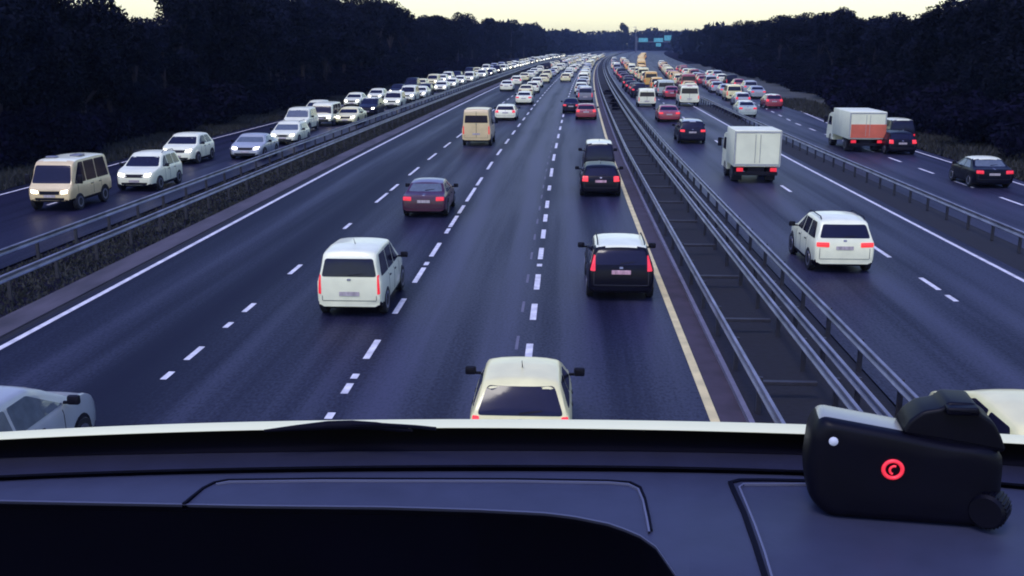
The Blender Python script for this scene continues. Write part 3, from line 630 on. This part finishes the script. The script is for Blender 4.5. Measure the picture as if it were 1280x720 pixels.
# ------------------------------------------------------------------ trees
m_leaf = mat('dark_foliage', (0.0045, 0.0058, 0.0135), 0.8, var=0.75, scale=0.4, perobj=.5, spec=.04)
m_leafb = mat('hedge_foliage', (0.0038, 0.0034, 0.0135), 0.85, var=0.5, scale=0.9, perobj=.3, spec=.04)
m_bark = mat('dark_bark', (0.02, 0.016, 0.024), 0.9, var=.3, bump=.4)
def leafmesh(name, lobes, n, size, m, seed, flat=1.0):
    """many small leaf faces spread through overlapping lobes (cx,cy,cz,rx,ry,rz)"""
    g = np.random.default_rng(seed); lob = np.array(lobes); wgt = lob[:, 3] * lob[:, 4]; wgt = wgt / wgt.sum()
    k = g.choice(len(lob), n, p=wgt); d = g.normal(size=(n, 3)); d /= np.linalg.norm(d, axis=1)[:, None]
    rad = np.where(g.random(n) < .72, g.uniform(.78, 1.06, n), g.uniform(.3, .9, n))
    # ragged: push radius by low-frequency pattern of direction
    rad *= 1 + .14 * np.sin(5 * d[:, 0] + k) * np.cos(4 * d[:, 2] + 2 * k) + .045 * g.normal(size=n)
    c = lob[k, :3] + d * lob[k, 3:] * rad[:, None]
    a = g.normal(size=(n, 3)); a /= np.linalg.norm(a, axis=1)[:, None]
    b = np.cross(a, d + .6 * g.normal(size=(n, 3))); b /= np.linalg.norm(b, axis=1)[:, None] + 1e-9
    s = size * g.uniform(.6, 1.4, n)[:, None]
    q = np.stack([c - a * s * .8, c + b * s * .42, c + a * s * .8, c - b * s * .42], 1)
    me = bpy.data.meshes.new(name); me.vertices.add(4 * n); me.vertices.foreach_set('co', q.reshape(-1).astype(np.float32))
    me.loops.add(4 * n); me.loops.foreach_set('vertex_index', np.arange(4 * n, dtype=np.int32))
    me.polygons.add(n); me.polygons.foreach_set('loop_start', np.arange(0, 4 * n, 4, dtype=np.int32))
    me.polygons.foreach_set('loop_total', np.full(n, 4, dtype=np.int32)); me.materials.append(m); me.update(calc_edges=True); me.validate()
    return me
def treeproto(i, h=12.0, wide=4.2, n=13000, leaf=.22):
    r = random.Random(100 + i); lobes = []; limbs = MB()
    limbs.tube([(0, 0, -.1), (.1, .05, h * .25), (r.uniform(-.3, .3), r.uniform(-.3, .3), h * .55), (r.uniform(-.5, .5), r.uniform(-.5, .5), h * .85)], [.26, .2, .13, .05], 8)
    for k in range(16):
        q = r.uniform(0, 2 * math.pi); t = r.random() ** .8; z = h * (.24 + .64 * t); rr = wide * (.72 * math.sin(math.pi * (.18 + .72 * t))) * r.uniform(.55, 1.0)
        s = wide * r.uniform(.24, .44)
        p = (rr * math.cos(q), rr * math.sin(q), z); lobes.append((*p, s, s, s * r.uniform(.65, .95)))
        if k % 2 == 0: limbs.tube([(0, 0, z * .6), (p[0] * .5, p[1] * .5, z * .85), p], [.1, .06, .02], 6)
    top = max(l[2] + l[5] for l in lobes); sc = h / top
    lobes = [(a, b, c * sc, d, e, f) for a, b, c, d, e, f in lobes]
    return limbs.mesh('trunk', m_bark, 50), leafmesh('crown', lobes, n, leaf, m_leaf, 200 + i)
PROT = [treeproto(i) for i in range(7)]
def tree(X, Y, h, r, label, group, name='broadleaf_tree', wid=1.0):
    tr, cr = PROT[r.randrange(len(PROT))]
    root = empty(name, (X, Y, 0), r.uniform(0, 6.28)); s = h / 12.0; root.scale = (s * wid * r.uniform(.9, 1.15), s * wid * r.uniform(.9, 1.15), s)
    tag(root, label, 'tree', group)
    for nm, me in (('trunk', tr), ('crown', cr)):
        o = bpy.data.objects.new(nm, me); COL.objects.link(o); o.parent = root
    return root
rt_ = random.Random(5)
ru = random.Random(21); ul = []
for k in range(150):
    y = 18 + k * 2.9; ul.append((-43 - ru.uniform(0, 5) + off(y), y, ru.uniform(.5, 3.5), 2.6, 3.2, ru.uniform(2.0, 3.2)))
    ul.append((42 + ru.uniform(0, 5) + off(y) + div(y) * 1.1, y, ru.uniform(.5, 3.5), 2.6, 3.2, ru.uniform(2.0, 3.2)))
o = bpy.data.objects.new('undergrowth', leafmesh('undergrowth', ul, 70000, .6, m_leafb, 77)); COL.objects.link(o)
tag(o, 'dense dark undergrowth deep inside the roadside woods', 'undergrowth', kind='stuff')

# tops read off the photo: (image x, image y of the top), the row the tree stands in
LT = [(-60, -40), (-10, -30), (22, -28), (45, -26), (95, -20), (130, 2), (165, 20), (200, 20), (222, -14), (244, -20), (266, -30), (290, -26), (314, -22), (335, -16), (352, -14), (378, -20), (405, -16), (430, -10), (452, -8), (472, -4), (488, 6), (505, 18), (520, 26), (538, 24), (553, 18), (572, 15), (590, 17), (606, 22), (622, 26), (638, 24), (655, 29), (668, 28)]
def by_top(px, py, u, side):
    d = ray(px, 55); k = d.x / d.y; y = 12.0     # walk out along the bearing until the row is met
    while y < 850 and side * (k * y - (u + off(y))) < 0: y += 1
    dist = math.hypot(d.x, d.y); X = k * y; rr = ray(px, py); z = H + rr.z / math.hypot(rr.x, rr.y) * math.hypot(X, y)
    return X, y, z
for px, py in LT:
    X, y, z = by_top(px, py, -33.0, -1)
    tree(X, y, max(6, z), rt_, 'dark leafy tree in the wood left of the oncoming queue', 'trees of the left roadside wood')
for k in range(46):
    y = 22 + k * 9 + rt_.uniform(-3, 3); d2 = 8.2 if 78 < y < 118 else rt_.uniform(9, 12.5)
    tree(-39 - rt_.uniform(0, 7) + off(y), y, d2 * (1.0 if y < 250 else 1.25), rt_, 'dark leafy tree in the wood left of the oncoming queue', 'trees of the left roadside wood', wid=1.15)
RT = [(1300, -30), (1262, -22), (1225, -10), (1190, 0), (1165, 10), (1145, 20), (1128, 24), (1112, 15), (1095, 22), (1078, 22), (1062, 14), (1042, 11), (1025, 18), (1010, 24), (992, 23), (975, 27), (958, 24), (940, 27), (922, 26), (905, 31), (888, 32), (872, 36), (858, 37), (846, 38)]
for px, py in RT:
    u = 33.0 if px > 1040 else 33 + (1040 - px) * .075
    X, y, z = by_top(px, py, u, 1)
    tree(X, y, max(6, z), rt_, 'dark leafy tree in the wood right of the slip road', 'trees of the right roadside wood')
for k in range(40):
    y = 25 + k * 10 + rt_.uniform(-3, 3)
    tree(41 + rt_.uniform(0, 8) + off(y) + div(y) * .9, y, rt_.uniform(8, 10.2) if y < 200 else rt_.uniform(11, 14), rt_, 'dark leafy tree in the wood right of the slip road', 'trees of the right roadside wood', wid=1.2)
# bushes
def bushproto(i):
    r = random.Random(300 + i); lobes = []
    for k in range(9): lobes.append((r.uniform(-1.5, 1.5), r.uniform(-1.5, 1.5), r.uniform(.5, 2.0), r.uniform(.7, 1.2), r.uniform(.7, 1.2), r.uniform(.6, 1.0)))
    return leafmesh('bush', lobes, 4200, .17, m_leafb, 320 + i)
BP = [bushproto(i) for i in range(5)]
def bush(X, Y, h, r, label, group):
    o = bpy.data.objects.new('bush', BP[r.randrange(5)]); COL.objects.link(o); s = h / 2.8
    o.location = (X, Y, -.1); o.scale = (s * r.uniform(.9, 1.4), s * r.uniform(.9, 1.4), s); o.rotation_euler = (0, 0, r.uniform(0, 6.28)); tag(o, label, 'bush', group)
for k in range(60):
    y = 24 + k * 5.2 + rt_.uniform(-1.5, 1.5); bush(-31.6 - rt_.uniform(0, 1.5) + off(y), y, rt_.uniform(2.2, 4.2), rt_, 'dark bush at the foot of the left roadside wood', 'bushes along the left wood')
for k in range(84):
    y = 30 + k * 5.5 + rt_.uniform(-1.5, 1.5); bush((28.3 if y < 120 else 30.5) + rt_.uniform(0, 2) + off(y) + div(y) * 1.1, y, rt_.uniform(3.0, 5.2) if y < 130 else rt_.uniform(2.5, 4), rt_, 'dark rounded bush at the foot of the right roadside wood', 'bushes along the right wood')
for X, y in ((5.0, 108), (4.9, 118), (5.1, 129), (4.8, 142)):
    bush(X + off(y), y, .75, rt_, 'small dark shrub growing in the central strip between barriers', 'shrubs in the central strip')
# far woods: one mass
lob = []
rw = random.Random(11)
for k in range(150):
    y = rw.uniform(440, 1050); lob.append((-36 - rw.uniform(0, 22) + off(y), y, rw.uniform(2, 11), 7, 9, rw.uniform(5, 7.5)))
for k in range(120):
    y = rw.uniform(430, 1050); lob.append((40 + rw.uniform(0, 25) + off(y) + div(y) * .95, y, rw.uniform(3, 9), 7, 9, rw.uniform(5, 7)))
for k in range(260):
    x = rw.uniform(-330, 420); lob.append((x, rw.uniform(1090, 1170), rw.uniform(2, 12) + 3 * math.sin(x * .02), 13, 9, rw.uniform(7, 11)))
o = bpy.data.objects.new('far_woodland', leafmesh('far_woodland', lob, 190000, 2.0, m_leaf, 9)); COL.objects.link(o)
tag(o, 'hazy mass of woodland closing the view at the end of the motorway', 'woodland', kind='stuff')
tp = tree(58, 1000, 27, rt_, 'tall lone tree standing above the far woodland on the skyline', 'skyline trees', wid=.62)
# grass tufts beside the road
def tufts(name, uf, y0, y1, n, hgt, label, seed):
    g = np.random.default_rng(seed); yy = y0 + (y1 - y0) * g.random(n) ** 1.6; u0, u1 = uf
    xx = u0 + (u1 - u0) * g.random(n) + KB * yy * yy + 0.0066 * np.maximum(0, yy - 60); h = hgt * g.uniform(.4, 1.3, n); w = .02 + .012 * g.random(n) + yy * .0004
    a = g.uniform(0, 6.28, n); lean = g.normal(size=(n, 2)) * .35
    base = np.stack([xx, yy, np.full(n, -.06)], 1); dx = np.stack([np.cos(a) * w, np.sin(a) * w, np.zeros(n)], 1)
    tip = base + np.stack([lean[:, 0] * h, lean[:, 1] * h, h], 1)
    q = np.stack([base - dx, base + dx, tip], 1); me = bpy.data.meshes.new(name); me.vertices.add(3 * n); me.vertices.foreach_set('co', q.reshape(-1).astype(np.float32))
    me.loops.add(3 * n); me.loops.foreach_set('vertex_index', np.arange(3 * n, dtype=np.int32)); me.polygons.add(n)
    me.polygons.foreach_set('loop_start', np.arange(0, 3 * n, 3, dtype=np.int32)); me.polygons.foreach_set('loop_total', np.full(n, 3, dtype=np.int32))
    me.materials.append(m_gblade); me.update(calc_edges=True); me.validate(); o = bpy.data.objects.new(name, me); COL.objects.link(o); tag(o, label, 'grass', kind='stuff')
m_gblade = mat('grass_blade', (0.022, 0.023, 0.017), .85, var=.5, scale=.5)
strip('right_verge', lambda y: 23.5 + div(y) * 1.3, lambda y: 33 + div(y) * 1.2, 112, 360, .012, mat('pale_verge', (.045, .048, .045), .9, var=.4, scale=.35))
tufts('margin_grass', (-17.3, -14.3), 12, 260, 52000, .11, 'dark rough grass in the margin under the left barriers', 1)
tufts('verge_grass', (-31.5, -26.9), 25, 300, 40000, .35, 'dim grass verge between the oncoming queue and the wood', 2)
tufts('verge_grass', (23.6, 29.0), 25, 130, 24000, .35, 'dim grass verge between the slip road and the bushes', 3)

# ------------------------------------------------------------------ gantry and lamp post far ahead
m_sign = mat('teal_sign', (.06, .24, .30), .5, emit=(.12, .5, .58), est=.14, var=.3, scale=.8)  # panel material glows weakly to lift its colour; not a lamp
m_steel = mat('gantry_steel', (.12, .12, .16), .5, metal=.4)
gy = 880; gx = 0.0
gn = empty('sign_gantry', (0, gy, 0)); tag(gn, 'motorway sign gantry with teal panels at the far end of the right carriageway', 'sign gantry')
def gxz(px, py):
    d = ray(px, py); t = gy / d.y; return d.x * t, H + d.z * t
xs0, _ = gxz(796, 50); xs1, _ = gxz(842, 50)
for x in (xs0, xs1):
    b = MB(); b.box(x - .4, x + .4, -.3, .3, 0, 13, .05); b.build('post', m_steel, gn)
b = MB(); b.box(xs0, xs1, -.25, .25, 8.2, 9.0, .05); b.build('beam', m_steel, gn)
for (px, py, w, h) in ((804, 50, 11, 4.5), (823, 50, 11, 4.5), (835, 47.5, 9, 6), (823, 56, 6, 4)):
    x, z = gxz(px, py); q = gy / 1250 / 2; b = MB(); b.box(x - w * q, x + w * q, -.6, -.4, z - h * q, z + h * q, .05); b.build('sign_panel', m_sign, gn)
x, z = gxz(794, 34); lp = empty('lamp_post', (x, gy - 10, 0)); tag(lp, 'thin tall lamp post beside the far sign gantry', 'lamp post')
b = MB(); b.tube([(0, 0, 0), (0, 0, z)], [.35, .2], 8); b.build('column', m_steel, lp); b = MB(); b.box(-2.2, .3, -.2, .2, z - .2, z + .15, .05); b.build('lantern', m_steel, lp)

# ------------------------------------------------------------------ dashboard
m_dash = mat('dash_plastic', (0.034, 0.038, 0.070), .5, var=.1, scale=30, bump=.03, spec=.35)
m_dash2 = mat('dash_vent_plastic', (0.013, 0.0135, 0.032), .6, var=.12, scale=30, bump=.03, spec=.3)
m_blk = mat('dash_black', (0.0015, 0.0015, 0.007), .7, var=.2, spec=.1)
m_edge_hl = mat('dash_edge_highlight', (0.10, 0.105, 0.16), .4, var=.1)  # paler than the dash plastic: edge highlights painted as colour
m_white = mat('windscreen_cowl', (.9, .86, .48), .5, var=.04)
PXS = [0, 320, 640, 960, 1280]
def curve(vals):
    co = np.polyfit(np.array(PXS) / 1280.0, vals, 4)
    def f(px):
        t = min(max(px / 1280.0, -.12), 1.12); return float(np.polyval(co, t))
    return f
c_top = curve([540, 527, 524, 529, 544]); c_wb = curve([549.5, 537.5, 535, 541, 555]); c_blk = curve([572, 565, 563, 567, 583])
c_blu = curve([597, 587, 584, 589, 608]); c_line = curve([601, 591, 589, 593, 612])
dash = empty('dashboard', (0, .8, H - .4)); tag(dash, 'dark vehicle dashboard with pale windscreen sill and black instrument hood in the foreground', 'dashboard')
dorg = Vector((0, .8, H - .4))
PX = [-900 + 20 * i for i in range(155)]
def ribbon(name, rows, m, smooth=35, pxs=PX):
    b = MB(); vs = []
    for f, dr in rows:
        for px in pxs: vs.append(D(px, f(px), dr) - dorg)
    n = len(pxs); fs = [(j * n + i, j * n + i + 1, (j + 1) * n + i + 1, (j + 1) * n + i) for j in range(len(rows) - 1) for i in range(n - 1)]
    b.add(vs, fs); return b.build(name, m, dash, smooth)
sh = lambda f, d: (lambda px: f(px) + d)
ribbon('windscreen_sill', [(sh(c_top, 6), .5), (sh(c_top, 1), .36), (c_top, .35), (c_wb, .352), (sh(c_wb, .6), .37)], m_white)
ribbon('windscreen_seal', [(sh(c_wb, -1), .368), (c_blk, .375)], m_blk)
ribbon('defroster_strip', [(sh(c_blk, -.5), .377), (sh(c_blk, 2), .374), (sh(c_blu, -3), .376), (c_blu, .38)], m_dash2)
ribbon('seam', [(sh(c_blu, -1), .385), (sh(c_line, 1), .388)], m_blk)
LIP = [(-140, 624), (0, 628), (160, 631), (320, 634), (480, 635.5), (600, 639), (680, 643), (715, 647), (765, 657), (798, 670), (817, 682), (832, 699), (844, 720), (856, 760), (862, 790)]
lipf = lambda px: lin(LIP, px)
lpx = [p for p in PX if p < 840] + [844, 850, 856, 862]
# top panel left (to the lip), then right side down to below the frame
ribbon('top_panel', [(c_line, .384), (sh(c_line, 3), .379), (lambda px: c_line(px) + (lipf(px) - c_line(px)) * .5, .379), (lambda px: lipf(px) - 3, .380)], m_dash, pxs=lpx)
ribbon('hood_lip', [(lambda px: lipf(px) - 3.2, .380), (lambda px: lipf(px) - 1.5, .3785), (lambda px: lipf(px) + 1.5, .384)], m_edge_hl, pxs=lpx)
ribbon('instrument_hood', [(lambda px: lipf(px) + 1.2, .384), (lambda px: lipf(px) + 8, .42), (lambda px: max(lipf(px) + 40, 800), .6)], m_blk, pxs=lpx)  # near-black colour paints in the shade of the instrument recess
rpx = [862] + [p for p in PX if p > 862]
ribbon('side_panel', [(c_line, .384), (sh(c_line, 3), .379), (lambda px: 691, .379), (lambda px: 787, .380), (lambda px: 800, .384)], m_dash, pxs=rpx)
ribbon('under_body', [(sh(c_top, 4), .5), (lambda px: 600, .62), (lambda px: 800, .66)], m_blk)
def seam(name, pts, drop, w, m, parent=dash, up_=.0):
    b = MB(); vs = []; k = len(pts); P3 = [D(px, py, drop) - dorg for px, py in pts]
    for i in range(k):
        t = (P3[min(i + 1, k - 1)] - P3[max(i - 1, 0)]).normalized(); n = Vector((-t.y, t.x, 0)).normalized()
        vs += [P3[i] - n * w, P3[i] + n * w + Vector((0, 0, up_)), P3[i] + n * w - Vector((0, 0, .006)), P3[i] - n * w - Vector((0, 0, .006))]
    fs = []
    for i in range(k - 1):
        for j in range(4): fs.append((i * 4 + j, i * 4 + (j + 1) % 4, (i + 1) * 4 + (j + 1) % 4, (i + 1) * 4 + j))
    b.add(vs, fs); return b.build(name, m, parent, 40)
lid = [(229, 629), (240, 620), (254, 609), (268, 602), (284, 599), (400, 597.5), (640, 598), (760, 600), (788, 602), (800, 608), (806, 622), (811, 645), (814, 662)]
seam('lid_seam', lid, .3775, .0012, m_blk)
seam('lid_highlight', [(a - (2.5 if a > 780 else -2), b + 2.2) for a, b in lid[3:]], .3772, .0008, m_edge_hl)  # painted highlight line just inside the lid seam
seam('pocket_seam', [(1010, 600), (960, 599), (925, 599), (913, 602), (918, 614), (930, 640), (944, 680), (958, 724), (970, 770)], .3775, .0022, m_blk)
seam('pocket_highlight', [(1010, 604), (960, 604), (930, 604), (924, 608), (930, 622), (944, 656), (956, 690), (966, 724)], .377, .0009, m_edge_hl)  # painted highlight line along the pocket groove
# wiper on the sill
wp = empty('windscreen_wiper', D(430, 533, .345)); tag(wp, 'thin black wiper blade resting on the pale windscreen sill', 'wiper')
b = MB(); wo_ = wp.location.copy(); b.tube([D(px, py, .344) - wo_ for px, py in ((330, 538.5), (370, 535), (410, 531.8), (440, 531), (470, 532.5), (500, 536), (516, 538.5))], [.0012, .003, .0045, .0045, .004, .003, .001], 8); b.build('blade', m_blk, wp, 50)
b = MB(); b.tube([D(px, py, .340) - wo_ for px, py in ((440, 531), (472, 530.5), (520, 533.5), (545, 536))], .0018, 6); b.build('arm', m_blk, wp, 50)

# ------------------------------------------------------------------ dashboard camera
m_cam = mat('camera_black', (0.0014, 0.0014, 0.006), .45, var=.2, scale=20, spec=.16)
m_camtop = mat('camera_top_sheen', (0.30, 0.30, 0.25), .25, var=.15, spec=.8)  # pale base paints in the sky reflection on the black housing's top
m_ring = mat('red_glow_ring', (.6, .03, .05), .4, emit=(1.0, .03, .06), est=.32)
m_btn = mat('pale_button', (.6, .62, .7), .3)
dc0 = D(1125, 656, .379); dist = (dc0 - CAM).length; sc = dist / math.hypot(F, math.hypot(485, 302)) # metres per pixel near it
ang = math.atan2(-(dc0 - CAM).x, (dc0 - CAM).y)
dc = empty('dashboard_camera', dc0, -.12); tag(dc, 'black dashboard camera with glowing red ring and clamp on top, standing on the dashboard', 'camera')
def cz(px, py): return ((px - 1125) * sc * .945, (662 - py) * sc * .96)
def slab(name, outline, y0, y1, m, bev, parent, smooth=40):
    bm = bmesh.new(); n = len(outline)
    pts = [cz(*p) for p in outline]
    va = [bm.verts.new((x, y0, z)) for x, z in pts]; vb = [bm.verts.new((x, y1, z)) for x, z in pts]
    bm.faces.new(va); bm.faces.new(vb[::-1])
    for i in range(n): bm.faces.new((va[i], vb[i], vb[(i + 1) % n], va[(i + 1) % n]))
    bmesh.ops.recalc_face_normals(bm, faces=bm.faces[:])
    ed = [e for e in bm.edges if len(e.link_faces) == 2 and e.calc_face_angle(0) > .5]
    bmesh.ops.bevel(bm, geom=ed, offset=bev, segments=3, affect='EDGES', profile=.6)
    me = bpy.data.meshes.new(name); bm.to_mesh(me); bm.free(); me.materials.append(m)
    me.polygons.foreach_set('use_smooth', [True] * len(me.polygons)); me.set_sharp_from_angle(angle=R(smooth))
    o = bpy.data.objects.new(name, me); COL.objects.link(o); o.parent = parent; return o
def sm2(pts): return [tuple(p) for p in rounded([Vector(p) for p in pts], 18, 4)][::1]
def outline(pts, r=14):
    out = []; k = len(pts)
    for i in range(k):
        p = Vector(pts[i]); a = Vector(pts[i - 1]) - p; b_ = Vector(pts[(i + 1) % k]) - p; d = min(r, a.length * .4, b_.length * .4)
        A = p + a.normalized() * d; B = p + b_.normalized() * d
        for j in range(5):
            t = j / 4; out.append(tuple((1 - t) ** 2 * A + 2 * t * (1 - t) * p + t * t * B))
    return out
ho_ = outline([(1001, 600), (1005, 545), (1016, 524), (1120, 538), (1180, 548), (1248, 552), (1252, 662), (1030, 662), (1008, 640)], 26)
pts2 = [Vector(cz(*p)) for p in ho_]; cc = sum(pts2, Vector((0, 0))) / len(pts2); b = MB(); vs = []; n = len(pts2); dp = .046
RG = [(0, .45), (0, .80), (.0008, .875), (.0028, .935), (.006, .975), (.011, .995), (.014, 1), (dp - .008, 1), (dp - .004, .97), (dp - .001, .92), (dp, .85)]
for yy, k_ in RG:
    for p in pts2: q_ = cc + (p - cc) * k_; vs.append((q_.x, yy, q_.y))
vs += [(cc.x, 0, cc.y), (cc.x, dp, cc.y)]
fs = [(r_ * n + i_, r_ * n + (i_ + 1) % n, (r_ + 1) * n + (i_ + 1) % n, (r_ + 1) * n + i_) for r_ in range(len(RG) - 1) for i_ in range(n)]
fs += [(i_, (i_ + 1) % n, len(RG) * n) for i_ in range(n)] + [((len(RG) - 1) * n + i_, (len(RG) - 1) * n + (i_ + 1) % n, len(RG) * n + 1) for i_ in range(n)]
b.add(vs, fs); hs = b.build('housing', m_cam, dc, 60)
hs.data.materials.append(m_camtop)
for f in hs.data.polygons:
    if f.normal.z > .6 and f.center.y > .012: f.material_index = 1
slab('clamp', outline([(1118, 540), (1126, 522), (1142, 508), (1164, 503), (1172, 494), (1206, 494), (1212, 506), (1230, 518), (1240, 535), (1249, 556), (1200, 558), (1150, 548)], 7), .006, .04, m_cam, .003, dc)
slab('clamp_screw', outline([(1168, 497), (1206, 495), (1208, 505), (1168, 507)], 3), -.002, .03, m_cam, .002, dc)
# ring
def torus(name, px, py, r, t, y, m, parent, n=28, gap=None):
    x, z = cz(px, py); b = MB(); A = (0, 2 * math.pi) if not gap else gap
    pts = [(x + r * math.cos(A[0] + (A[1] - A[0]) * k / n), y, z + r * math.sin(A[0] + (A[1] - A[0]) * k / n)) for k in range(n + (0 if not gap else 1))]
    if not gap: pts.append(pts[0])
    b.tube(pts, t, 8, cap=bool(gap)); return b.build(name, m, parent, 50)
torus('ring_light', 1109, 585, 11.2 * sc, 2.5 * sc, -.0008, m_ring, dc)
torus('ring_mark', 1111, 586, 5.4 * sc, 1.5 * sc, -.0008, m_ring, dc, 16, (R(75), R(250)))
x, z = cz(1032, 552); b = MB(); b.lathe_x([(0, 6 * sc), (.002, 5.5 * sc), (.003, 3 * sc), (.003, .1 * sc)], 16); o = b.build('button', m_btn, dc, 40); o.location = (x, .001, z); o.rotation_euler = (0, 0, -math.pi / 2)
b = MB(); n = 30
b.lathe_x([(-.012, 15 * sc), (-.012, 19 * sc), (-.009, 22 * sc), (.009, 22 * sc), (.012, 19 * sc), (.012, 15 * sc)], 30)
for k in range(n):
    q = 2 * math.pi * k / n; b.box(-.009, .009, 22 * sc * math.cos(q) - .0009, 22 * sc * math.cos(q) + .0009, 22 * sc * math.sin(q) - .0009, 22 * sc * math.sin(q) + .0009)
o = b.build('focus_dial', m_cam, dc, 30); x, z = cz(1234, 632); o.location = (x, .004, z); o.rotation_euler = (0, 0, R(62))

# ------------------------------------------------------------------ air
hz_ = MB(); hz_.box(-700, 700, -60, 1400, -1.5, 60); ho = hz_.build('haze', bpy.data.materials.new('air')); ho['kind'] = 'stuff'
hm = ho.data.materials[0]; hm.use_nodes = True; hn = hm.node_tree; hn.nodes.remove(hn.nodes['Principled BSDF'])
pv = hn.nodes.new('ShaderNodeVolumePrincipled'); pv.inputs['Color'].default_value = (.45, .6, 1, 1); pv.inputs['Density'].default_value = .00014; pv.inputs['Anisotropy'].default_value = .1
hn.links.new(pv.outputs[0], hn.nodes['Material Output'].inputs['Volume'])
# ------------------------------------------------------------------ light
EL, AZ = R(60), R(205)      # azimuth clockwise from +Y
w = bpy.data.worlds.new('World'); S.world = w; w.use_nodes = True; nt = w.node_tree; N = nt.nodes; L = nt.links
bg = N['Background']; sky = N.new('ShaderNodeTexSky'); sky.sky_type = 'NISHITA'; sky.sun_disc = False
sky.sun_elevation = EL; sky.sun_rotation = AZ; sky.air_density = 1.3; sky.dust_density = 1.2; sky.ozone_density = 1.0
tc = N.new('ShaderNodeTexCoord'); sx = N.new('ShaderNodeSeparateXYZ'); L.new(tc.outputs['Generated'], sx.inputs[0])
cr = N.new('ShaderNodeValToRGB'); L.new(sx.outputs['Z'], cr.inputs[0]); e = cr.color_ramp.elements   # thin cream overcast low down, blue dusk above
e[0].position = .0; e[0].color = (.96, 1.02, 1.0, 1); e[1].position = .5; e[1].color = (.46, .49, .95, 1); q = e.new(.12); q.color = (.92, .90, .80, 1)
mx = N.new('ShaderNodeVectorMath'); mx.operation = 'MULTIPLY'; L.new(cr.outputs[0], mx.inputs[1])
L.new(sky.outputs[0], mx.inputs[0]); L.new(mx.outputs[0], bg.inputs['Color']); bg.inputs['Strength'].default_value = .15
sd = bpy.data.lights.new('sun', 'SUN'); sd.energy = 0.8; sd.angle = R(18); sd.color = (1, .95, .84)
so = bpy.data.objects.new('sun', sd); COL.objects.link(so)
dv = Vector((math.sin(AZ) * math.cos(EL), math.cos(AZ) * math.cos(EL), math.sin(EL)))
so.rotation_euler = dv.to_track_quat('Z', 'Y').to_euler(); so.location = (0, 0, 60)
vs_ = S.view_settings; vs_.view_transform = 'Standard'; vs_.look = 'None'; vs_.gamma = 1; vs_.exposure = 0.9; vs_.use_curve_mapping = False
S.cycles.max_bounces = 6; S.cycles.diffuse_bounces = 3; S.cycles.glossy_bounces = 3; S.cycles.filter_width = 1.9
S.cycles.use_denoising = True
